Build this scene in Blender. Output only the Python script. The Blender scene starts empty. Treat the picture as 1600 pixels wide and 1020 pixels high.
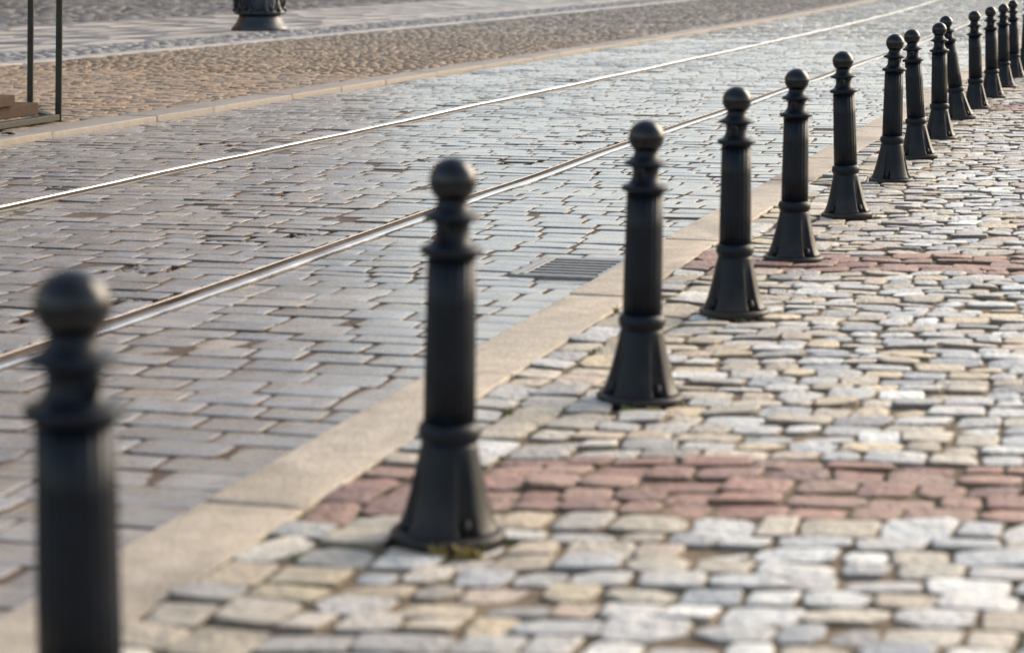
import bpy, bmesh, math, random
from mathutils import Vector, Matrix, Quaternion, noise
import numpy as np

random.seed(7)
R = math.radians
scene = bpy.context.scene
COL = scene.collection

# ------------------------------------------------------------------ camera
TH = R(15.82)
cam_d = bpy.data.cameras.new('camera'); cam = bpy.data.objects.new('camera', cam_d); COL.objects.link(cam)
cam.location = (1.0562, -3.3481, 0.9225)
cam.rotation_euler = (R(90 - 9.273), 0, TH)
cam_d.sensor_width = 36; cam_d.lens = 78.75
cam_d.clip_start = 0.05; cam_d.clip_end = 2000
cam_d.dof.use_dof = True; cam_d.dof.focus_distance = 10.2; cam_d.dof.aperture_fstop = 4.2; cam_d.dof.aperture_blades = 0
scene.camera = cam

# ------------------------------------------------------------------ light
SUN_AZ, SUN_EL = R(40), R(28)          # azimuth from +Y towards +X
w = bpy.data.worlds.new('World'); scene.world = w; w.use_nodes = True
nt = w.node_tree; bg = nt.nodes['Background']
sky = nt.nodes.new('ShaderNodeTexSky'); sky.sky_type = 'NISHITA'; sky.sun_disc = False
sky.sun_elevation = SUN_EL; sky.sun_rotation = SUN_AZ
sky.air_density = 1.3; sky.dust_density = 2.5; sky.ozone_density = 1.0
hs = nt.nodes.new('ShaderNodeHueSaturation'); hs.inputs['Saturation'].default_value = .78
nt.links.new(sky.outputs[0], hs.inputs['Color']); nt.links.new(hs.outputs[0], bg.inputs[0]); bg.inputs[1].default_value = 0.12
sl = bpy.data.lights.new('sun', 'SUN'); sl.energy = 1.15; sl.angle = R(42); sl.color = (1.0, 0.84, 0.64)
so = bpy.data.objects.new('sun', sl); COL.objects.link(so)
sd = Vector((math.sin(SUN_AZ) * math.cos(SUN_EL), math.cos(SUN_AZ) * math.cos(SUN_EL), math.sin(SUN_EL)))
so.rotation_euler = sd.to_track_quat('Z', 'Y').to_euler()
scene.view_settings.view_transform = 'Standard'; scene.view_settings.look = 'None'
scene.view_settings.gamma = 1; scene.view_settings.exposure = 1.27

# ------------------------------------------------------------------ helpers
def tag(o, label=None, cat=None, group=None, kind=None):
    if label: o['label'] = label
    if cat: o['category'] = cat
    if group: o['group'] = group
    if kind: o['kind'] = kind
    return o

def link(name, me, mat=None, parent=None):
    o = bpy.data.objects.new(name, me); COL.objects.link(o)
    if mat: me.materials.append(mat)
    if parent: o.parent = parent
    return o

def empty(name, loc=(0, 0, 0)):
    o = bpy.data.objects.new(name, None); COL.objects.link(o); o.location = loc; o.empty_display_size = .1
    return o

def from_bm(name, bm, mat, parent=None, smooth=False):
    me = bpy.data.meshes.new(name); bm.normal_update(); bm.to_mesh(me); bm.free()
    if smooth: me.polygons.foreach_set('use_smooth', [True] * len(me.polygons))
    return link(name, me, mat, parent)

def box(bm, c, s, rz=0, bev=0.0):
    m = Matrix.Translation(c) @ Matrix.Rotation(rz, 4, 'Z') @ Matrix.Diagonal((s[0], s[1], s[2], 1))
    g = bmesh.ops.create_cube(bm, size=1, matrix=m)
    if bev:
        es = list({e for v in g['verts'] for e in v.link_edges})
        bmesh.ops.bevel(bm, geom=es, offset=bev, segments=2, affect='EDGES', profile=.5)

def lathe(bm, prof, n=48, rfun=None, cap=True):
    rings = []
    for r, z in prof:
        ring = []
        for i in range(n):
            a = 2 * math.pi * i / n
            rr = rfun(r, z, a) if rfun else r
            ring.append(bm.verts.new((rr * math.cos(a), rr * math.sin(a), z)))
        rings.append(ring)
    for a, b in zip(rings, rings[1:]):
        for i in range(n):
            bm.faces.new((a[i], a[(i + 1) % n], b[(i + 1) % n], b[i]))
    if cap:
        bm.faces.new(rings[0][::-1]); bm.faces.new(rings[-1])
    return rings

def bend(y):                       # the street swings slightly left far away
    return -0.0007 * (y - 20) ** 2 if y > 20 else 0.0

def fbm(x, y, s, seed=0.0):
    return noise.noise(Vector((x * s + seed, y * s - seed, seed * .37)))

# ------------------------------------------------------------------ materials
def newmat(name):
    m = bpy.data.materials.new(name); m.use_nodes = True
    n = m.node_tree; p = n.nodes['Principled BSDF']
    return m, n, p

def N(n, t, **kw):
    x = n.nodes.new(t)
    for k, v in kw.items(): setattr(x, k, v)
    return x

def tex(n, kind, scale, detail=4, rough=.6, coord=None):
    t = N(n, 'ShaderNodeTexNoise'); t.inputs['Scale'].default_value = scale
    t.inputs['Detail'].default_value = detail; t.inputs['Roughness'].default_value = rough
    n.links.new(coord, t.inputs['Vector'])
    return t

def ramp(n, src, stops):
    r = N(n, 'ShaderNodeValToRGB'); n.links.new(src, r.inputs[0])
    e = r.color_ramp.elements
    while len(e) > 1: e.remove(e[-1])
    e[0].position = stops[0][0]; e[0].color = (*stops[0][1], 1)
    for p, c in stops[1:]:
        q = e.new(p); q.color = (*c, 1)
    return r

def mix(n, typ, fac, a, b):
    m = N(n, 'ShaderNodeMix', data_type='RGBA', blend_type=typ)
    for sock, v in ((m.inputs[0], fac), (m.inputs[6], a), (m.inputs[7], b)):
        if isinstance(v, (int, float)): sock.default_value = v
        elif isinstance(v, tuple): sock.default_value = (*v, 1)
        else: n.links.new(v, sock)
    return m.outputs[2]

def g(v): return (v, v, v)

def stone_mat(name, rough=(.35, .6), bump=.4, bscale=60, speck=.25, patch=None, spec=.5, bdist=.004):
    """colour comes from the per-stone 'tint' attribute (each stone's own colour), broken up by grain and wear"""
    m, n, p = newmat(name)
    co = N(n, 'ShaderNodeTexCoord').outputs['Object']
    at = N(n, 'ShaderNodeAttribute', attribute_name='tint')
    grain = tex(n, 'n', 170, 3, .7, co); blot = tex(n, 'n', 14, 5, .65, co); big = tex(n, 'n', 1.1, 4, .6, co)
    c = mix(n, 'MULTIPLY', speck * 2, at.outputs['Color'], ramp(n, grain.outputs[0], [(.3, g(.55)), (.62, g(1.18))]).outputs[0])
    c = mix(n, 'MULTIPLY', .8, c, ramp(n, blot.outputs[0], [(.3, (.68, .66, .64)), (.65, g(1.12))]).outputs[0])
    if patch:
        pf = ramp(n, big.outputs[0], [(patch[1], g(0)), (patch[2], g(1))])
        c = mix(n, 'MIX', pf.outputs[0], c, mix(n, 'MULTIPLY', .6, patch[0], grain.outputs[0]))
    n.links.new(c, p.inputs['Base Color'])
    rr = N(n, 'ShaderNodeMapRange'); n.links.new(blot.outputs[0], rr.inputs[0])
    rr.inputs[1].default_value = .3; rr.inputs[2].default_value = .7
    rr.inputs[3].default_value = rough[0]; rr.inputs[4].default_value = rough[1]
    n.links.new(rr.outputs[0], p.inputs['Roughness'])
    p.inputs['Specular IOR Level'].default_value = spec
    b = N(n, 'ShaderNodeBump'); b.inputs['Strength'].default_value = bump; b.inputs['Distance'].default_value = bdist
    t2 = tex(n, 'n', bscale, 5, .65, co); n.links.new(t2.outputs[0], b.inputs['Height'])
    n.links.new(b.outputs[0], p.inputs['Normal'])
    return m

def ground_mat(name, c1, c2, scale=30, rough=.9, bump=.6, extra=None):
    m, n, p = newmat(name)
    co = N(n, 'ShaderNodeTexCoord').outputs['Object']
    a = tex(n, 'n', scale, 6, .7, co); b2 = tex(n, 'n', scale * .07, 4, .6, co)
    c = mix(n, 'MIX', ramp(n, a.outputs[0], [(.32, g(0)), (.68, g(1))]).outputs[0], c1, c2)
    c = mix(n, 'MULTIPLY', .7, c, ramp(n, b2.outputs[0], [(.3, g(.7)), (.7, g(1.2))]).outputs[0])
    if extra:
        ex = tex(n, 'n', extra[1], 3, .5, co)
        c = mix(n, 'MIX', ramp(n, ex.outputs[0], [(extra[2], g(0)), (extra[3], g(1))]).outputs[0], c, extra[0])
    n.links.new(c, p.inputs['Base Color']); p.inputs['Roughness'].default_value = rough
    bb = N(n, 'ShaderNodeBump'); bb.inputs['Strength'].default_value = bump; bb.inputs['Distance'].default_value = .01
    n.links.new(a.outputs[0], bb.inputs['Height']); n.links.new(bb.outputs[0], p.inputs['Normal'])
    return m

def plain(name, c, rough, metal=0, bump=.0, bs=40, var=.3, vs=20, coat=0):
    m, n, p = newmat(name)
    co = N(n, 'ShaderNodeTexCoord').outputs['Object']
    a = tex(n, 'n', vs, 5, .65, co)
    k = mix(n, 'MULTIPLY', 1.0, c, ramp(n, a.outputs[0], [(.3, g(1 - var)), (.7, g(1 + var))]).outputs[0])
    n.links.new(k, p.inputs['Base Color'])
    r = N(n, 'ShaderNodeMapRange'); n.links.new(a.outputs[0], r.inputs[0]); r.inputs[1].default_value = .3; r.inputs[2].default_value = .7
    r.inputs[3].default_value = max(.05, rough - .08); r.inputs[4].default_value = rough + .1
    n.links.new(r.outputs[0], p.inputs['Roughness'])
    p.inputs['Metallic'].default_value = metal
    if coat: p.inputs['Coat Weight'].default_value = coat; p.inputs['Coat Roughness'].default_value = .25
    if bump:
        b = N(n, 'ShaderNodeBump'); b.inputs['Strength'].default_value = bump; b.inputs['Distance'].default_value = .002
        t2 = tex(n, 'n', bs, 4, .6, co); n.links.new(t2.outputs[0], b.inputs['Height']); n.links.new(b.outputs[0], p.inputs['Normal'])
    return m

M = {}
M['road'] = stone_mat('worn_grey_sett', (.17, .38), .45, 55, .3, spec=.7)
M['pave'] = stone_mat('pale_sett', (.45, .7), 1.0, 36, .35, bdist=.02)
M['far'] = stone_mat('tan_sett', (.6, .85), .6, 40, .2)
M['flag'] = stone_mat('flagstone', (.42, .65), .3, 30, .15)
M['granite'] = stone_mat('granite_kerb', (.6, .8), .8, 70, .5, patch=((.36, .29, .21), .50, .66), bdist=.008)
M['kerbfar'] = stone_mat('pale_granite_kerb', (.5, .7), .5, 90, .3)
M['soil'] = ground_mat('sandy_joint', (.055, .036, .024), (.135, .09, .058), 60, .95, .8)
M['soil2'] = ground_mat('dirty_joint', (.12, .085, .052), (.28, .20, .12), 45, .95, .9, ((.07, .09, .02), 3.0, .60, .68))
M['earth'] = ground_mat('ground', (.16, .15, .14), (.23, .21, .19), 3, .8, .5)
M['iron'] = plain('black_painted_iron', (.0040, .0062, .0105), .38, 0, .3, 90, .4, 30, 0)
M['iron'].node_tree.nodes['Principled BSDF'].inputs['Specular IOR Level'].default_value = .2
def dirt_on(m):          # chipped paint showing rust, and dried mud splashed on the foot; different on every bollard
    n = m.node_tree; p = n.nodes['Principled BSDF']
    co = N(n, 'ShaderNodeTexCoord').outputs['Object']; oi = N(n, 'ShaderNodeObjectInfo')
    ad = N(n, 'ShaderNodeVectorMath', operation='ADD'); sc_ = N(n, 'ShaderNodeVectorMath', operation='SCALE')
    n.links.new(oi.outputs['Random'], sc_.inputs[0]); sc_.inputs['Scale'].default_value = 37
    n.links.new(co, ad.inputs[0]); n.links.new(sc_.outputs[0], ad.inputs[1])
    a = tex(n, 'n', 22, 6, .75, ad.outputs[0]); b = tex(n, 'n', 9, 4, .7, ad.outputs[0])
    old = p.inputs['Base Color'].links[0].from_socket
    c = mix(n, 'MIX', ramp(n, a.outputs[0], [(.67, g(0)), (.72, g(.7))]).outputs[0], old, (.05, .034, .024))
    sx = N(n, 'ShaderNodeSeparateXYZ'); n.links.new(co, sx.inputs[0])
    mr = N(n, 'ShaderNodeMapRange'); n.links.new(sx.outputs[2], mr.inputs[0])
    mr.inputs[1].default_value = .0; mr.inputs[2].default_value = .09; mr.inputs[3].default_value = .4; mr.inputs[4].default_value = 0
    mm = N(n, 'ShaderNodeMath', operation='MULTIPLY'); n.links.new(mr.outputs[0], mm.inputs[0]); n.links.new(ramp(n, b.outputs[0], [(.35, g(.1)), (.65, g(1))]).outputs[0], mm.inputs[1])
    n.links.new(mix(n, 'MIX', mm.outputs[0], c, (.09, .066, .045)), p.inputs['Base Color'])
dirt_on(M['iron'])
M['ball'] = plain('worn_black_iron', (.0035, .0042, .006), .16, 0, .2, 45, .5, 25)
M['ball'].node_tree.nodes['Principled BSDF'].inputs['Specular IOR Level'].default_value = .36
M['rail'] = plain('polished_rail_steel', (.60, .60, .60), .26, 1.0, .15, 60, .12, 8)
M['rustlip'] = plain('rusty_guard_steel', (.15, .135, .12), .5, .5, .4, 60, .4, 8)
M['raildull'] = plain('worn_rail_steel', (.42, .42, .42), .30, 1.0, .4, 25, .35, 5)
M['lip'] = plain('worn_guard_steel', (.20, .19, .19), .42, .7, .3, 60, .3, 8)
M['rust'] = plain('rusty_groove', (.034, .019, .012), .85, 0, .5, 80, .45, 25)
M['grate'] = plain('cast_iron_grate', (.20, .185, .17), .42, .25, .4, 90, .3, 40)
M['dark'] = plain('dark_gap', (.012, .011, .01), .9)
M['steel'] = plain('dull_green_steel', (.040, .038, .030), .5, .1, .2, 60, .3, 15)
M['slab'] = plain('brown_slab', (.060, .038, .026), .9, 0, .6, 60, .3, 15)
for k_ in ('slab', 'steel', 'rust'): M[k_].node_tree.nodes['Principled BSDF'].inputs['Specular IOR Level'].default_value = .15
M['lamp'] = plain('dark_green_iron', (.010, .015, .018), .36, 0, .4, 60, .4, 15, 0)

def leaf_mat():
    m, n, p = newmat('grass_blades')
    co = N(n, 'ShaderNodeTexCoord').outputs['Object']
    a = tex(n, 'n', 2.5, 3, .6, co)
    n.links.new(ramp(n, a.outputs[0], [(.35, (.05, .10, .015)), (.5, (.12, .15, .025)), (.62, (.30, .22, .07))]).outputs[0], p.inputs['Base Color'])
    p.inputs['Roughness'].default_value = .6
    return m
M['leaf'] = leaf_mat()

# ------------------------------------------------------------------ stones
class Stones:
    """many stones gathered into one paving mesh; every stone keeps its own tint"""
    def __init__(s): s.v = []; s.f = []; s.c = []; s.s = []
    def add(s, quad, z, tint, depth=.03, worn=.012, crown=.002, tilt=(0, 0), lod=2, rnd=.16, side=None):
        # quad: 4 corners (x, y) counter-clockwise
        cx = sum(q[0] for q in quad) / 4; cy = sum(q[1] for q in quad) / 4
        pts = []
        for i in range(4):
            p0, p1, p2 = quad[i - 1], quad[i], quad[(i + 1) % 4]
            ch = 2.2 if (rnd > .14 and random.random() < .2) else 1; k = min(.42, rnd * random.uniform(.6, 1.3) * ch); k2 = min(.42, rnd * random.uniform(.6, 1.3) * ch)
            pts.append((p1[0] + (p0[0] - p1[0]) * k, p1[1] + (p0[1] - p1[1]) * k))
            pts.append((p1[0] + (p2[0] - p1[0]) * k2, p1[1] + (p2[1] - p1[1]) * k2))
        if lod == 2:                      # mid-edge points too, pushed in and out a little
            q2 = []
            for i in range(8):
                q2.append(pts[i])
                if i % 2 == 1:
                    a, b = pts[i], pts[(i + 1) % 8]
                    j = random.uniform(-.035, .05)
                    mx, my = (a[0] + b[0]) / 2, (a[1] + b[1]) / 2
                    q2.append((mx + (mx - cx) * j, my + (my - cy) * j))
            pts = q2
        n = len(pts); base = len(s.v)
        size = min(abs(quad[1][0] - quad[0][0]), abs(quad[2][1] - quad[1][1])) / 2 + 1e-4
        k = min(.6, worn / size)
        def zz(x, y): return z + (x - cx) * tilt[0] + (y - cy) * tilt[1]
        rings = [(1.0, -depth), (1.0, -worn * .55), (1 - k * .42, -worn * .13), (1 - k, 0.0)]
        if lod == 2: rings.append((.45, crown * .7))
        if lod == 0: rings = [(1.0, -depth), (1 - k * .3, -worn * .15)]
        for sc_, dz in rings:
            for x, y in pts:
                px, py = cx + (x - cx) * sc_, cy + (y - cy) * sc_
                jz = random.uniform(-1, 1) * crown * .35 if sc_ < .99 else 0
                s.v.append((px, py, zz(px, py) + dz + jz))
        s.v.append((cx, cy, z + crown))
        for r in range(len(rings) - 1):
            for i in range(n):
                a = base + r * n + i; b = base + r * n + (i + 1) % n
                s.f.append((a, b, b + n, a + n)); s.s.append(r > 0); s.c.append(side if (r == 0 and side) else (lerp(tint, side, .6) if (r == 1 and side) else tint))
        top = base + (len(rings) - 1) * n; ctr = base + len(rings) * n
        for i in range(n):
            s.f.append((top + i, top + (i + 1) % n, ctr)); s.s.append(True); s.c.append(tint)
    def build(s, name, mat):
        me = bpy.data.meshes.new(name); me.from_pydata(s.v, [], s.f)
        at = me.attributes.new('tint', 'FLOAT_COLOR', 'FACE')
        arr = np.ones((len(s.f), 4), dtype=np.float32); arr[:, :3] = np.array(s.c, dtype=np.float32)
        at.data.foreach_set('color', arr.ravel())
        me.polygons.foreach_set('use_smooth', s.s)
        me.update()
        o = link(name, me, mat); o['kind'] = 'structure'
        return o

def jit(c, a):
    k = 1 + random.uniform(-a, a); w_ = random.uniform(-.025, .025)
    return (c[0] * k * (1 + w_), c[1] * k, c[2] * k * (1 - w_))
def lerp(a, b, t): return tuple(x + (y - x) * t for x, y in zip(a, b))

ROAD_Z = -0.03
KX0, KX1 = -0.49, -0.30              # near kerb
RAIL_R, RAIL_L = -1.575, -3.225      # groove centres
FK0, FK1 = -4.66, -4.93              # far kerb front and back
GR = (-0.80, -0.497, 3.17, 3.60)    # grate x0 x1 y0 y1

# ground sheet to the horizon
bm = bmesh.new()
vs = [bm.verts.new(p) for p in ((-900, -300, -.12), (900, -300, -.12), (900, 1500, -.12), (-900, 1500, -.12))]
bm.faces.new(vs); tag(from_bm('ground', bm, M['earth']), kind='structure')

def sheet(name, x0, x1, y0, y1, z, mat, zf=None, dy=1.0, nx=6):
    bm = bmesh.new(); ny = int((y1 - y0) / dy)
    rows = [[bm.verts.new((x0 + (x1 - x0) * i / nx + bend(y0 + (y1 - y0) * j / ny), y0 + (y1 - y0) * j / ny,
                           z + (zf(x0 + (x1 - x0) * i / nx, y0 + (y1 - y0) * j / ny) if zf else 0))) for i in range(nx + 1)] for j in range(ny + 1)]
    for a, b in zip(rows, rows[1:]):
        for i in range(nx): bm.faces.new((a[i], a[i + 1], b[i + 1], b[i]))
    return tag(from_bm(name, bm, mat, smooth=True), kind='structure')

def road_h(x, y):                     # gentle ruts and settlement
    return .010 * fbm(x, y, .9, 3.1) + .005 * fbm(x, y, 2.6, 8.7)

HOLES = [(-1.97, 3.77, .13), (-1.81, 4.01, .11), (-1.95, 3.03, .11), (-1.85, 8.72, .17), (-1.82, 8.09, .13), (-1.88, 7.02, .13), (-1.88, 2.06, .12),
         (-3.39, 6.59, .1), (-1.72, 2.5, .1), (-2.94, 6.37, .1), (-2.4, 5.2, .08), (-3.42, 8.6, .12), (-3.45, 11.2, .14), (-3.7, 9.5, .1),
         (-3.6, 7.6, .12), (-2.3, 6.9, .08), (-1.15, 2.1, .05), (-1.2, 2.35, .05), (-3.4, 14.2, .14), (-1.3, 6.6, .06), (-3.44, 5.3, .1)]
GREY = [(.212, .208, .210), (.182, .180, .184), (.240, .234, .232), (.160, .157, .158), (.225, .208, .190), (.26, .238, .210)]

def road_strip(S, x0, X1, y0, y1):
    right = X1 > -1; x1 = X1
    y = y0; k = 0
    while y < y1:
        far = y > 22
        h = random.uniform(.115, .150) * (1.25 if far else 1)
        if right:                       # courses end exactly at the drain
            for e in (GR[2] - .006, GR[3] + .006):
                if y < e - 1e-4 < y + h * 1.5: h = e - y if e - y > .07 else h
        x1 = GR[0] - .022 if (right and GR[2] - .01 < y + h / 2 < GR[3] + .01) else X1
        x = x0; first = True
        wob = random.uniform(-.006, .006)
        xs = [x0]
        xx = x0 + random.uniform(.08, .2)
        while xx < x1 - .09:
            xs.append(xx); xx += random.uniform(.135, .225) * (1.25 if far else 1)
        xs.append(x1)
        for a, b in zip(xs, xs[1:]):
            cx, cy = (a + b) / 2, y + h / 2
            if b - a < .05: continue
            gap = .0026 + random.random() * .0026
            rot = 0; dz = random.gauss(0, .0008); tl = (random.gauss(0, .007), random.gauss(0, .009)); shrink = 0
            for hx, hy, hr in HOLES:
                d = math.hypot(cx - hx, (cy - hy) * .8)
                if d < hr: shrink = max(shrink, random.uniform(.006, .016)); dz -= random.uniform(0, .005); tl = (random.gauss(0, .025), random.gauss(0, .035))
            if random.random() < .03: shrink += random.uniform(.002, .006); dz -= .003
            if abs(cx - RAIL_L) < .2 and random.random() < .35: shrink += .007; tl = (random.gauss(0, .03), random.gauss(0, .04)); dz -= random.uniform(0, .003)
            gg = gap + shrink
            def wv(px, py):
                e = .011 * fbm(px, py, 3.0, 5.5); e2 = .010 * fbm(px, py, 1.6, 11.5)
                tap = 0 if (abs(px - x0) < .02 or abs(px - x1) < .02) else e
                return (px + tap + bend(py), py + e2)
            sk = random.uniform(-.007, .007); sk2 = random.uniform(-.007, .007)
            ge = gg * 1.35; gc = gg * .8
            q = [wv(a + ge + max(0, sk), y + gc), wv(b - ge - max(0, sk2), y + gc), wv(b - ge + min(0, sk2), y + h - gc), wv(a + ge - min(0, sk), y + h - gc)]
            t = fbm(cx, cy, .55, 2.2) * .5 + .5
            c = random.choice(GREY[:4]) if random.random() < .8 else random.choice(GREY)
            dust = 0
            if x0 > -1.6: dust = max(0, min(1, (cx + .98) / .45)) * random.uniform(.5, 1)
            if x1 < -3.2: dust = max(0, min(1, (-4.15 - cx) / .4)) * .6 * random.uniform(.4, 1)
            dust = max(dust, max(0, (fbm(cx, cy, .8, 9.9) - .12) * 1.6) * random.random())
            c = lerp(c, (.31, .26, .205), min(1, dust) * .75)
            c = jit(c, .05); k_ = random.uniform(.86, 1.13); c = tuple(v * k_ for v in c)
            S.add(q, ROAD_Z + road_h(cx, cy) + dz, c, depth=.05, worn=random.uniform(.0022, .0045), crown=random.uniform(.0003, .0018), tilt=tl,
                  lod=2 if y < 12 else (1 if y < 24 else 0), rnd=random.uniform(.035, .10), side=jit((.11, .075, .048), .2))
        y += h

S = Stones()
road_strip(S, RAIL_R + .062, KX0 - .004, -3.0, 64)
road_strip(S, RAIL_L + .046, RAIL_R - .046, -3.0, 64)
road_strip(S, FK0 + .006, RAIL_L - .073, -1.0, 64)
for hx, hy, hr in HOLES:                  # broken chips lying in the damaged joints
    for _ in range(16):
        px, py = hx + random.gauss(0, hr * .5), hy + random.gauss(0, hr * .5); e = random.uniform(.007, .018)
        S.add([(px - e, py - e * .7), (px + e, py - e), (px + e * .8, py + e), (px - e, py + e * .8)], ROAD_Z + road_h(px, py) - .004, jit((.17, .13, .10), .35),
              depth=.02, worn=.004, crown=.003, tilt=(random.gauss(0, .2), random.gauss(0, .2)), lod=1, rnd=.25)
S.build('road', M['road'])
def bed_h(x, y):
    d = 0
    for hx, hy, hr in HOLES:
        q = math.hypot(x - hx, y - hy)
        if q < hr * 1.5: d = max(d, .026 * min(1, 2.2 * (1 - q / hr / 1.5)))
    return road_h(x, y) - d
sheet('road_bed', FK0, KX0, -3, 64, ROAD_Z - .0034, M['soil'], bed_h, .1, 44)

# ------------------------------------------------------------------ near pavement
PALE = [((.62, .60, .56), 3), ((.54, .52, .49), 3), ((.44, .44, .44), 2.4), ((.56, .49, .39), 2.6), ((.62, .50, .34), 1.1), ((.50, .42, .32), 1.5), ((.76, .74, .69), 1.5), ((.58, .46, .36), .5), ((.36, .34, .32), .8)]
RED = [(.33, .18, .14), (.37, .205, .155), (.29, .165, .135), (.36, .225, .17), (.40, .23, .165)]
def pale():
    r = random.uniform(0, sum(w_ for _, w_ in PALE))
    for c, w_ in PALE:
        r -= w_
        if r < 0: break
    return c
def pave_h(x, y): return .006 * fbm(x, y, 1.3, 21) + .004 * fbm(x, y, 4, 33)
SK = .21
BANDS = [(.19, .62), (3.28, 3.74), (10.95, 11.5)]
def in_band(y): return any(a < y < b for a, b in BANDS)
P = Stones()
def pave_stone(a, b, y, h, red=False, edge=False):
    cx = (a + b) / 2; cy = y + h / 2
    sk = 0 if edge else SK
    def wv(px, py):
        return (px + (0 if px < -.29 else .016 * fbm(px, py, 5, 44)) + bend(py), py + sk * (px + .06 if not edge else 0) + .022 * fbm(px, py, 3.2, 55))
    gg = random.uniform(.002, .006); gy = random.uniform(.0015, .0045)
    jx = lambda: random.uniform(-.006, .006)
    q = [wv(a + gg + jx(), y + gy + jx() * .6), wv(b - gg + jx(), y + gy + jx() * .6), wv(b - gg + jx(), y + h - gy + jx() * .6), wv(a + gg + jx(), y + h - gy + jx() * .6)]
    c = random.choice(RED) if red else pale()
    if edge and not red: c = lerp(c, (.60, .48, .30), random.choice((0, .15, .5)))
    warm = max(0, 1 - abs(cx + .0) / .35)
    if not red: c = lerp(c, (.50, .38, .23), .55 * warm * random.random())
    k_ = random.uniform(.85, 1.12); c = tuple(v * k_ for v in jit(c, .05))
    yy = q[0][1]
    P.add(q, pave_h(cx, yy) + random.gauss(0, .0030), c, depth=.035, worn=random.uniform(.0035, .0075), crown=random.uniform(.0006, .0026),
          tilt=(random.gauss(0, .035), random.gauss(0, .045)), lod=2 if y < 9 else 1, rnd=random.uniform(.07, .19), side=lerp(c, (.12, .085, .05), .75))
EDGE = [(-.298, -.20), (-.20, -.085)]
for a, b in EDGE:
    y = -2.5
    while y < 40:
        h = random.uniform(.085, .15)
        ym = y + h / 2
        red = any(p < ym - .0 < q for p, q in ((.10, .53), (3.2, 3.66), (10.9, 11.45)))
        pave_stone(a, b, y, h, red, True); y += h
y = -2.6
rows = []
while y < 40:
    # finish band edges exactly on a course
    h = random.uniform(.074, .100)
    nxt = [e for p in BANDS for e in p if y < e < y + h * 1.5]
    if nxt: h = nxt[0] - y if nxt[0] - y > .06 else h
    rows.append((y, h)); y += h
for y, h in rows:
    x1 = 3.0 if y < 22 else 5
    x = -.085; red = in_band(y + h / 2)
    while x < x1:
        wd = random.uniform(.068, .130) if not red else random.uniform(.075, .135)
        pave_stone(x, x + wd, y, h, red); x += wd
P.build('pavement', M['pave'])
sheet('pavement_bed', KX1, 5.2, -3, 40, -.0075, M['soil2'], pave_h, .12, 40)

# near kerb: long granite slabs
K = Stones()
def kerb_run(K, x0, x1, y0, y1, z, cols, ln=(.9, 1.3), depth=.09, worn=.006, hf=None):
    y = y0
    while y < y1:
        L = random.uniform(*ln); c = jit(random.choice(cols), .06)
        n = max(1, int(L / .2)); dz = random.gauss(0, .0015)
        q = [(x0 + bend(y), y + .002), (x1 + bend(y), y + .002), (x1 + bend(y + L), y + L - .002), (x0 + bend(y + L), y + L - .002)]
        K.add(q, z + dz, c, depth=depth, worn=worn, crown=.0008, lod=1, rnd=.02)
        y += L
kerb_run(K, KX0, KX1, -3, 46, .0, [(.53, .435, .33), (.515, .425, .325), (.535, .44, .33)])
K.build('kerb', M['granite'])
K = Stones()
kerb_run(K, FK1 + .003, FK0 - .003, 0, 64, .004, [(.25, .21, .17), (.235, .20, .165), (.26, .215, .175)], (.8, 1.4), .1, .010)
K.build('kerb_far', M['kerbfar'])

# ------------------------------------------------------------------ far pavement: small tan stones
F = Stones()
TAN = [(.29, .20, .125), (.25, .175, .115), (.34, .23, .135), (.20, .15, .105), (.26, .205, .155)]
y = 2.0
while y < 62:
    far = y > 24
    h = random.uniform(.085, .115) * (1.6 if far else 1)
    x = -8.8 + random.uniform(0, .05)
    while x < FK1 - .06:
        wd = min(random.uniform(.085, .135) * (1.6 if far else 1), FK1 - x)
        if wd > .04:
            cx, cy = x + wd / 2, y + h / 2
            def wv(px, py): return (px + bend(py) + (.02 * fbm(px, py, 3, 66) if px < FK1 - .03 and px > -8.7 else 0), py + (.05 if py < 12 else .02) * fbm(px, py, 1.6, 77) + .008 * fbm(px, py, 7, 3))
            q = [wv(x + .005, y + .005), wv(x + wd - .005, y + .005), wv(x + wd - .005, y + h - .005), wv(x + .005, y + h - .005)]
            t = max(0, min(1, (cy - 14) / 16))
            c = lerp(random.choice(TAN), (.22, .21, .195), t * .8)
            k_ = random.uniform(.78, 1.18); c = tuple(v * k_ for v in c)
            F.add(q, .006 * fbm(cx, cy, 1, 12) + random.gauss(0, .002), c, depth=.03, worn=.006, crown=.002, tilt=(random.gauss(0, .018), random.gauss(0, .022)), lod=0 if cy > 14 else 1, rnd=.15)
        x += wd
    y += h
F.build('pavement_far', M['far'])
sheet('pavement_far_bed', -8.8, FK1, 2, 62, -.012, M['soil'], None, 1, 6)

# beyond it: pale edging, grey setts, a band of big flagstones, grey setts again
G = Stones()
kerb_run(G, -9.06, -8.81, 4, 80, .002, [(.36, .34, .31), (.40, .36, .31), (.33, .31, .29)], (.7, 1.3), .06, .006)
def flags(G, x0, x1, y0, y1, wr, lr, cols):
    x = x0
    while x < x1 - .1:
        wd = min(random.uniform(*wr), x1 - x); y = y0 + random.uniform(0, .5)
        while y < y1:
            L = random.uniform(*lr)
            G.add([(x + .004 + bend(y), y + .004), (x + wd - .004 + bend(y), y + .004), (x + wd - .004 + bend(y + L), y + L - .004), (x + .004 + bend(y + L), y + L - .004)],
                  random.gauss(0, .002), jit(random.choice(cols), .08), depth=.04, worn=.006, crown=.001, lod=0, rnd=.03)
            y += L
        x += wd
flags(G, -14.4, -10.15, 6, 84, (.5, .8), (1.0, 2.2), [(.26, .24, .22), (.235, .22, .205), (.28, .26, .24)])
G.build('flagstones', M['flag'])
Q = Stones()
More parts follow.
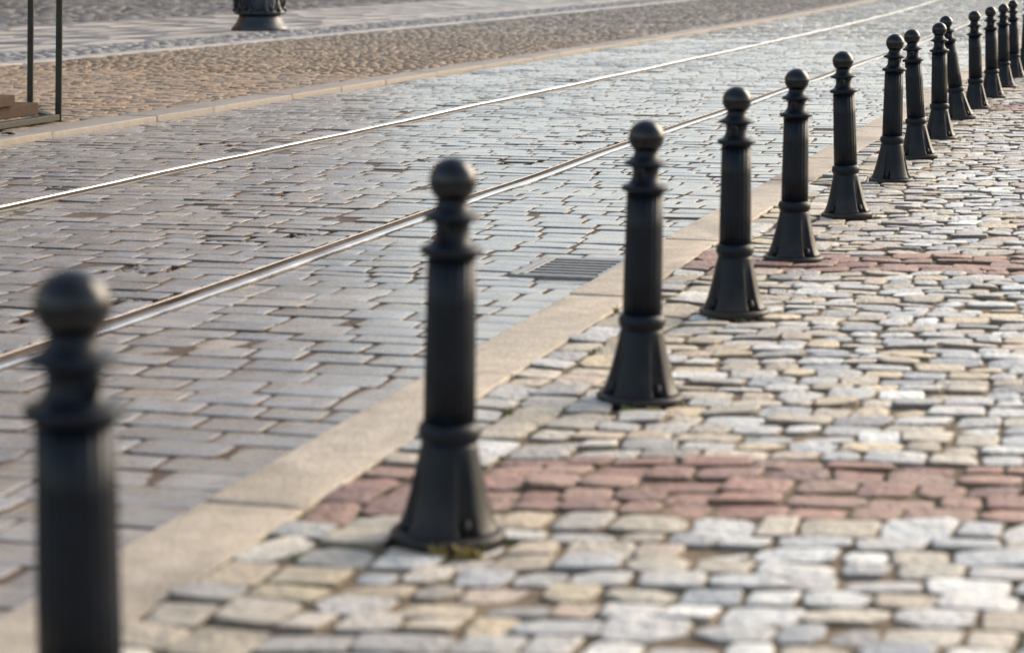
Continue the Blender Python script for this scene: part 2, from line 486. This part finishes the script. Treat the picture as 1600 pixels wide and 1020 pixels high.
def setts(Q, x0, x1, y0, y1, s, cols):
    y = y0
    while y < y1:
        h = s * random.uniform(.85, 1.15); x = x0
        while x < x1 - .02:
            wd = min(s * random.uniform(.8, 1.5), x1 - x)
            e = .012 * fbm(x, y, .8, 5)
            Q.add([(x + .008 + bend(y), y + .008 + e), (x + wd - .008 + bend(y), y + .008 + e), (x + wd - .008 + bend(y), y + h - .008 + e), (x + .008 + bend(y), y + h - .008 + e)],
                  random.gauss(0, .0015), tuple(v * k for k in [random.uniform(.8, 1.15)] for v in random.choice(cols)),
                  depth=.03, worn=.007, crown=.002, tilt=(random.gauss(0, .012), random.gauss(0, .015)), lod=0, rnd=.15)
            x += wd
        y += h
setts(Q, -10.14, -9.07, 8, 70, .16, [(.22, .215, .215), (.26, .25, .24), (.19, .19, .195)])
setts(Q, -33.7, -14.41, 18, 84, .30, [(.13, .127, .127), (.15, .147, .145), (.11, .108, .11)])
Q.build('square', M['flag'])
sheet('square_bed', -33.9, -8.8, 2, 86, -.013, M['earth'], None, 4, 6)
sheet('street_beyond', -8.8, 30, 64.2, 86, -.02, M['earth'], None, 4, 6)

# ------------------------------------------------------------------ tram rails
def strip_mesh(prof, y0, y1, xo, name, mat, parent):
    """prof: closed (x, z) section, swept along the street"""
    ys = []; y = y0
    while y < y1: ys.append(y); y += .5
    ys.append(y1); bm = bmesh.new(); rows = []
    for y in ys:
        zz = ROAD_Z + road_h(xo, y) * .5
        rows.append([bm.verts.new((xo + px + bend(y) + .003 * fbm(0, y, .5, 4), y, zz + pz)) for px, pz in prof])
    n = len(prof)
    for a, b in zip(rows, rows[1:]):
        for i in range(n): bm.faces.new((a[i], a[(i + 1) % n], b[(i + 1) % n], b[i]))
    bmesh.ops.recalc_face_normals(bm, faces=bm.faces)
    return from_bm(name, bm, mat, parent)

def rail(xo, s, hm, label):
    t = empty('tram_rail', (0, 0, 0)); tag(t, label, 'tram rail', 'rails of the tram track in the cobbled road')
    hd = [(.0235, .002), (.027, .0065), (.050, .0065), (.056, .003), (.056, -.04), (.0235, -.04)]
    lp = [(-.0335, .000), (-.0345, .002), (-.039, .0018), (-.041, .0), (-.041, -.04), (-.0335, -.04)]
    gr = [(-.0333, .0), (-.0315, .0), (-.028, -.030), (.018, -.030), (.0215, .0), (.0233, .0), (.0233, -.04), (-.0333, -.04)]
    if s < 0: hd = [(.0235, .002), (.027, .0065), (.060, .0065), (.067, .003), (.067, -.04), (.0235, -.04)]
    for name, pr, mt in (('rail_head', hd, hm), ('guard_lip', lp, 'lip' if s > 0 else 'rustlip'), ('groove', gr, 'rust')):
        strip_mesh([(px * s, pz) for px, pz in pr], -3, 64, xo, name, M[mt], t)
rail(RAIL_R, 1, 'raildull', 'steel tram rail nearest the row of bollards, with a dark rusty groove beside its head')
rail(RAIL_L, -1, 'rail', 'brightly shining steel tram rail farther from the bollards, toward the opposite kerb')

# ------------------------------------------------------------------ drain grate
x0, x1, y0, y1 = GR
t = empty('drain_grate', ((x0 + x1) / 2, (y0 + y1) / 2, ROAD_Z))
tag(t, 'rectangular iron drain grate with parallel bars set in the cobbles against the kerb', 'drain grate')
W2, L2 = (x1 - x0) / 2, (y1 - y0) / 2
bm = bmesh.new()
for c, s_ in (((-W2 + .011, 0, -.006), (.022, 2 * L2, .03)), ((W2 - .008, 0, -.006), (.016, 2 * L2, .03)),
              ((0, -L2 + .009, -.0075), (2 * W2 - .038, .018, .03)), ((0, L2 - .009, -.0075), (2 * W2 - .038, .018, .03))):
    box(bm, c, s_, 0, .002)
from_bm('frame', bm, M['grate'], t)
for c, s_ in (((-W2 + .036, 0, -.004), (.016, 2 * L2 - .044, .028)), ((W2 - .030, 0, -.004), (.014, 2 * L2 - .044, .028))):
    bm = bmesh.new(); box(bm, c, s_, 0, .002); from_bm('grate_rim', bm, M['grate'], t)
nb = 7
for i in range(nb):
    bm = bmesh.new()
    yy = -L2 + .034 + (2 * L2 - .068) * i / (nb - 1)
    box(bm, (.003, yy, -.003), (2 * W2 - .084, .021, .022), 0, .002)
    from_bm('bar', bm, M['grate'], t)
for yy in (-.12, .0, .12):
    bm = bmesh.new(); box(bm, (-W2 - .010, yy, -.004), (.014, .07, .02), 0, .002); from_bm('hinge_lug', bm, M['grate'], t)
bm = bmesh.new(); box(bm, (0, 0, -.06), (2 * W2 + .02, 2 * L2 + .02, .05)); from_bm('pit', bm, M['dark'], t)

# ------------------------------------------------------------------ bollards
H = .60
def make_bollard():
    t = empty('bollard')
    # round foot plate
    bm = bmesh.new(); lathe(bm, [(.150 * H, -.03 * H), (.155 * H, .004 * H), (.156 * H, .014 * H), (.151 * H, .022 * H), (.13 * H, .026 * H)], 56)
    from_bm('foot_plate', bm, M['iron'], t, True)
    # flared bell with four hollows for the bolts
    pts = [(.142, .022), (.134, .034), (.127, .048), (.120, .066), (.114, .086), (.108, .108), (.102, .132), (.095, .162), (.0885, .192), (.082, .222), (.077, .245), (.0745, .262)]
    def rf(r, z, a):
        zz = z / H; out = r
        for q in range(4):
            d = abs((a - q * math.pi / 2 + math.pi) % (2 * math.pi) - math.pi)
            wv = max(0, min(1, (.20 - d) / .05))
            depth = max(0, r / H - .079) * .62
            out = min(out, r - depth * H * wv)
        return out
    bm = bmesh.new(); lathe(bm, [(r * H, z * H) for r, z in pts], 112, rf); from_bm('flared_base', bm, M['iron'], t, True)
    for q in range(4):
        a = q * math.pi / 2; bm = bmesh.new()
        bmesh.ops.create_cone(bm, cap_ends=True, segments=6, radius1=.017 * H, radius2=.014 * H, depth=.028 * H,
                              matrix=Matrix.Translation(((.112) * H * math.cos(a), .112 * H * math.sin(a), .050 * H)))
        bmesh.ops.create_uvsphere(bm, u_segments=10, v_segments=6, radius=.012 * H, matrix=Matrix.Translation((.112 * H * math.cos(a), .112 * H * math.sin(a), .062 * H)))
        from_bm('bolt', bm, M['iron'], t, True)
    bm = bmesh.new(); lathe(bm, [(.074 * H, .256 * H), (.0785 * H, .264 * H), (.083 * H, .276 * H), (.084 * H, .288 * H), (.082 * H, .300 * H), (.076 * H, .308 * H), (.068 * H, .312 * H)], 56, cap=False)
    from_bm('collar', bm, M['iron'], t, True)
    # fluted shaft
    def fl(r, z, a): return r * (1 - .034 * (.5 + .5 * math.cos(a * 20)) ** .6)
    bm = bmesh.new(); lathe(bm, [(.0700 * H, .305 * H), (.0690 * H, .45 * H), (.0665 * H, .62 * H), (.0650 * H, .752 * H)], 160, fl); from_bm('shaft', bm, M['iron'], t, True)
    # turned neck with two flanges
    prof = [(.064, .744), (.066, .752), (.0815, .7545), (.0832, .757), (.0832, .768), (.0815, .772), (.070, .7765), (.059, .783), (.051, .793), (.0465, .806), (.0455, .820), (.0465, .832), (.053, .839), (.067, .8435),
            (.0755, .8455), (.0768, .849), (.0762, .854), (.072, .858), (.057, .866), (.047, .875), (.0420, .885), (.0410, .894), (.043, .903)]
    bm = bmesh.new(); lathe(bm, [(r * H, z * H) for r, z in prof], 56); from_bm('neck', bm, M['iron'], t, True)
    for q in range(2):                                   # teardrop lugs bridging the two flanges
        a = q * math.pi + R(38 + 90); bm = bmesh.new(); rr = []
        for zz, ro, hw in ((.776, .052, .006), (.786, .058, .009), (.800, .0625, .012), (.814, .066, .0135), (.828, .068, .014), (.840, .0675, .012), (.846, .064, .008)):
            rr.append([bm.verts.new((x_ * H, y_ * H, zz * H)) for x_, y_ in ((.03, -hw), (ro - .006, -hw), (ro, -hw * .45), (ro, hw * .45), (ro - .006, hw), (.03, hw))])
        for A, B in zip(rr, rr[1:]):
            for i in range(6): bm.faces.new((A[i], A[(i + 1) % 6], B[(i + 1) % 6], B[i]))
        bm.faces.new(rr[0][::-1]); bm.faces.new(rr[-1])
        bmesh.ops.rotate(bm, verts=bm.verts, cent=(0, 0, 0), matrix=Matrix.Rotation(a, 3, 'Z'))
        from_bm('lug', bm, M['iron'], t, True)
    bm = bmesh.new(); bmesh.ops.create_uvsphere(bm, u_segments=48, v_segments=32, radius=.0630 * H, matrix=Matrix.Translation((0, 0, .944 * H)))
    from_bm('ball', bm, M['ball'], t, True)
    return t

def copy_tree(o, parent=None):
    c = o.copy(); COL.objects.link(c)
    if parent: c.parent = parent
    for ch in [x for x in o.children]: copy_tree(ch, c)
    return c

ORD = ['second', 'third', 'fourth', 'fifth', 'sixth', 'seventh', 'eighth', 'ninth', 'tenth', 'eleventh', 'twelfth', 'thirteenth', 'fourteenth']
BOL = [  # x, y, lean (deg, to the camera's right), spin, scale, label
    (0.004, -1.30, .6, 20, 1.0, 'nearest black ball-topped bollard, blurred, its lower half cut off by the photo edge'),
    (0.0, 0.0, 1.04, -48, 1.015, 'black iron bollard standing where the nearer red stone band meets the kerb'),
    (.039, 1.244, .87, -45, .985, 'black iron bollard just nearer than the drain grate, on yellowish stones'),
    (.025, 2.447, -.14, -40, .99, 'black iron bollard between the drain grate and the farther red stone band, on pale stones'),
    (.012, 3.557, -.06, -44, .98, 'black iron bollard whose foot stands on the farther red stone band'),
    (.014, 4.814, -2.78, -38, .988, 'black iron bollard leaning slightly left, first one beyond the farther red band'),
    (.024, 6.158, .21, -8, 1.02, 'black iron bollard seventh from the camera, partly overlapping the one behind, in the sharpest focus'),
    (.017, 7.358, -4.38, -40, .997, 'black iron bollard leaning left, half hidden behind the sharp seventh one'),
    (.012, 8.536, -1.83, -42, 1.0, 'black iron bollard in front of the most strongly leaning one'),
    (-.010, 10.099, -10.0, -40, 1.011, 'most strongly leaning black bollard, tilted left behind another one'),
    (.007, 11.114, -2.78, -40, 1.012, 'black iron bollard standing alone just beyond the most strongly leaning one'),
    (.027, 12.289, -2.92, -42, 1.014, 'twelfth black iron bollard, fourth from the far end of the row'),
    (.023, 13.570, -2.11, -40, 1.002, 'thirteenth black iron bollard, third from the far end of the row'),
    (.025, 14.875, -3.16, -42, 1.012, 'black iron bollard, last but one, near the top right corner'),
    (.04, 16.15, 0.5, -40, 1.0, 'farthest black bollard, cut off by the right edge of the photo'),
]
proto = make_bollard()
RV = Vector((math.cos(TH), math.sin(TH), 0))
for i, (x, y, lean, spin, sc_, lab) in enumerate(BOL):
    o = proto if i == 0 else copy_tree(proto)
    o.location = (x, y, pave_h(x, y) + .003); o.scale = (1, 1, sc_) if i else (1.06, 1.06, 1.015)
    o.rotation_mode = 'QUATERNION'
    o.rotation_quaternion = Quaternion(Vector((0, 0, 1)).cross(RV), R(lean)) @ Quaternion((0, 0, 1), R(spin))
    tag(o, lab, 'bollard', 'black bollards in a row along the pavement edge')

# ------------------------------------------------------------------ frame stand with ballast slabs
t = empty('frame_stand', (-5.03, 8.47, 0))
tag(t, 'dull metal frame stand with two upright posts on the far pavement', 'frame stand')
A, B = Vector((0, 0, 0)), Vector((-.53, .66, 0)); C_, D_ = Vector((.03, -1.5, 0)), Vector((-.5, -.84, 0))
for q in (A, B):
    bm = bmesh.new(); box(bm, (0, 0, .95), (.036, .030, 1.9), .35, .004); po = from_bm('post', bm, M['steel'], t); po.location = q; po.rotation_euler = (0, R(2.6), 0)
bm = bmesh.new(); d = B - A; box(bm, (A + B) / 2 + Vector((.086, 0, 1.915)), (d.length + .04, .034, .04), math.atan2(d.y, d.x), .003); from_bm('top_rail', bm, M['steel'], t)
def bar(p, q, nm, hz=.035, wd=.05):
    bm = bmesh.new(); d = q - p; box(bm, (p + q) / 2 + Vector((0, 0, hz / 2 + .008)), (d.length, wd, hz), math.atan2(d.y, d.x), .003); from_bm(nm, bm, M['steel'], t)
bar(A + Vector((0, -.03, 0)), C_, 'base_bar'); bar(B + Vector((0, -.03, 0)), D_, 'base_bar'); bar(A + Vector((-.03, .02, .002)), B + Vector((.03, -.05, .002)), 'cross_bar', .02, .045)
def slab(c, s, rz, label):
    bm = bmesh.new(); box(bm, (0, 0, s[2] / 2), s, rz, .006)
    o = from_bm('ballast_slab', bm, M['slab']); o.location = c
    tag(o, label, 'slab', 'slabs weighting the frame stand')
slab((-5.30, 7.97, .050), (.48, .66, .070), .02, 'lower brown concrete slab lying on the base of the frame stand')
slab((-5.27, 7.66, .121), (.50, .60, .062), .05, 'upper brown concrete slab stacked on the lower one at the photo edge')

# ------------------------------------------------------------------ street lamp foot
t = empty('street_lamp', (-10.4, 24.75, 0)); tag(t, 'ornate dark cast iron street lamp, only its flared foot visible at the top', 'street lamp')
bm = bmesh.new(); lathe(bm, [(.375, -.02), (.385, .01), (.385, .03), (.35, .065), (.31, .12), (.285, .17), (.28, .21)], 64); from_bm('flared_foot', bm, M['lamp'], t, True)
bm = bmesh.new(); lathe(bm, [(.28, .20), (.33, .215), (.345, .23), (.34, .25), (.31, .27), (.30, .62), (.31, .9), (.25, 1.0)], 128, lambda r, z, a: r * (1 - .05 * (.5 + .5 * math.cos(a * 16)) * (1 if z > .26 else 0)))
from_bm('drum', bm, M['lamp'], t, True)
for k in range(10):                                     # hanging garlands round the drum
    a0 = 2 * math.pi * k / 10; bm = bmesh.new(); prev = None
    for j in range(13):
        u = j / 12; a = a0 + (u - .5) * .52; z = .46 - .17 * math.sin(math.pi * u) ** .7; rr = .335
        ring = [bm.verts.new(((rr + .02 * math.cos(b)) * math.cos(a), (rr + .02 * math.cos(b)) * math.sin(a), z + .02 * math.sin(b))) for b in [2 * math.pi * q / 8 for q in range(8)]]
        if prev:
            for i in range(8): bm.faces.new((prev[i], prev[(i + 1) % 8], ring[(i + 1) % 8], ring[i]))
        prev = ring
    bmesh.ops.create_icosphere(bm, subdivisions=2, radius=.032, matrix=Matrix.Translation((.335 * math.cos(a0 + .314), .335 * math.sin(a0 + .314), .27)))
    bmesh.ops.create_icosphere(bm, subdivisions=2, radius=.036, matrix=Matrix.Translation((.335 * math.cos(a0 + .314), .335 * math.sin(a0 + .314), .47)))
    from_bm('garland', bm, M['lamp'], t, True)
bm = bmesh.new(); lathe(bm, [(.25, 1.0), (.15, 1.1), (.11, 1.3), (.09, 3.4), (.12, 3.45), (.08, 3.5)], 32); from_bm('column', bm, M['lamp'], t, True)

# ------------------------------------------------------------------ weeds and moss
def tuft(bm, x, y, z, r, hmax, n):
    for _ in range(n):
        a = random.uniform(0, 2 * math.pi); d = r * math.sqrt(random.random()); px, py = x + d * math.cos(a), y + d * math.sin(a)
        hh = hmax * random.uniform(.4, 1); l = random.uniform(0, 2 * math.pi); wd = random.uniform(.0012, .0028)
        dx, dy = math.cos(l) * hh * .6, math.sin(l) * hh * .6; nx, ny = -math.sin(l) * wd, math.cos(l) * wd
        v = [bm.verts.new(p) for p in ((px - nx, py - ny, z), (px + nx, py + ny, z), (px + dx * .4 + nx, py + dy * .4 + ny, z + hh * .7), (px + dx * .4 - nx, py + dy * .4 - ny, z + hh * .7), (px + dx, py + dy, z + hh))]
        bm.faces.new((v[0], v[1], v[2], v[3])); bm.faces.new((v[3], v[2], v[4]))
bm = bmesh.new()
for (x, y, *_r) in BOL[1:]:
    for _ in range(7):
        a = random.uniform(0, 2 * math.pi); rr = .165 * H + random.uniform(0, .01)
        tuft(bm, x + rr * math.cos(a), y + rr * math.sin(a), -.008, .014, .014, 22)
for (a, rr, hh) in ((-1.5, .098, .03), (-1.1, .10, .032), (-.9, .10, .022)):
    tuft(bm, rr * math.cos(a + .1), rr * math.sin(a + .1), -.006, .012, hh, 45)
for _ in range(560):
    x = random.uniform(-.1, 1.6); y = random.uniform(-.6, 14)
    if random.random() < .35: x = random.choice((-.298, -.2, -.085)) + random.gauss(0, .004)
    tuft(bm, x, y, -.014, random.uniform(.007, .022), random.uniform(.012, .023), 18)
tag(from_bm('grass', bm, M['leaf']), 'small green and dry grass tufts growing in the pavement joints', 'grass', kind='stuff')
bm = bmesh.new()
for k in range(16):
    a = random.uniform(0, 6.28); L = random.uniform(.02, .045); z = random.uniform(.005, .05)
    b = Vector((math.cos(a) * .012, math.sin(a) * .012, z)); e = b + Vector((math.cos(a) * L, math.sin(a) * L, random.uniform(-.01, .02)))
    n_ = Vector((-math.sin(a), math.cos(a), 0)) * L * .35; m_ = (b + e) / 2 + Vector((0, 0, .004))
    bm.faces.new([bm.verts.new(p) for p in (b, m_ - n_, e, m_ + n_)])
box(bm, (0, 0, .02), (.003, .003, .05))
o = from_bm('weed', bm, M['leaf']); o.location = (-5.48, 9.05, 0); tag(o, 'small green weed sprouting at the foot of a metal post', 'weed')
bm = bmesh.new()
for k in range(4):
    box(bm, (random.uniform(-.02, .02), random.uniform(-.02, .02), .008 + k * .003), (.035, .018, .006), random.uniform(0, 3), .001)
o = from_bm('litter_scrap', bm, M['dark']); o.location = (-4.76, 7.36, .006); tag(o, 'small dark scrap lying on the far kerb near the frame stand', 'litter')

# ------------------------------------------------------------------ unseen town houses, added so the worn road stones mirror a darker, browner left side
M['glass'] = plain('window_glass', (.03, .035, .04), .08)
M['tile'] = plain('clay_tiles', (.22, .09, .05), .8, 0, .5, 20, .3, 2)
M['trim'] = plain('stone_trim', (.42, .36, .28), .8)
def house(y0, L, hgt, wallc, label):
    t = empty('unseen_town_house', (-34, y0, 0)); tag(t, label, 'house', 'unseen town houses added for the road reflections')
    wm = plain('plaster', wallc, .9, 0, .3, 8, .15, 1)
    D = 10; n = int(L / 2.6); fl = int(hgt / 3.6); pw = L / n
    bm = bmesh.new()
    # facade as piers and bands so that every window sits in a real opening
    for i in range(n + 1): box(bm, (0, min(max(i * pw, .4), L - .4), hgt / 2), (.5, .8 if i in (0, n) else pw - 1.2, hgt))
    for k in range(fl + 1):
        z0 = 0 if k == 0 else k * 3.6 - .7; z1 = 1.0 if k == 0 else (hgt if k == fl else k * 3.6 + 1.0)
        for i in range(n):
            box(bm, (-.003, (i + .5) * pw, (z0 + z1) / 2), (.494, 1.2 + (.9 if i in (0, n - 1) else .02), z1 - z0))
    box(bm, (-D / 2 - .26, L / 2, hgt / 2), (D - .01, L - .01, hgt - .01))
    from_bm('wall', bm, wm, t)
    for k in range(fl):
        for i in range(n):
            zc = k * 3.6 + 1.95; bm = bmesh.new()
            zt = (k + 1) * 3.6 - .7
            box(bm, (-.20, (i + .5) * pw, (k * 3.6 + 1.0 + zt) / 2), (.06, 1.2, zt - k * 3.6 - 1.0))
            wd = from_bm('window', bm, M['glass'], t); bm = bmesh.new()
            for q in (-.56, 0, .56): box(bm, (-.14, (i + .5) * pw + q, (k * 3.6 + 1.0 + zt) / 2), (.05, .07, zt - k * 3.6 - 1.0))
            from_bm('window_frame', bm, M['trim'], wd)
    bm = bmesh.new(); v = [bm.verts.new(p) for p in ((.5, -.1, hgt), (.5, L + .1, hgt), (-D - .5, L + .1, hgt), (-D - .5, -.1, hgt), (-D / 2, -.1, hgt + 4), (-D / 2, L + .1, hgt + 4))]
    for q in ((0, 1, 5, 4), (2, 3, 4, 5), (0, 4, 3), (1, 2, 5), (3, 2, 1, 0)): bm.faces.new([v[a] for a in q])
    from_bm('roof', bm, M['tile'], t)
house(12, 34, 23.6, (.30, .21, .13), 'unseen ochre plastered town house, added for its reflection in the road')
house(46.2, 22, 27.2, (.26, .20, .15), 'unseen brown plastered town house, middle one of those added for the road reflections')
house(68.4, 30, 23.6, (.33, .25, .16), 'unseen sandy plastered town house, farthest of those added for the road reflections')
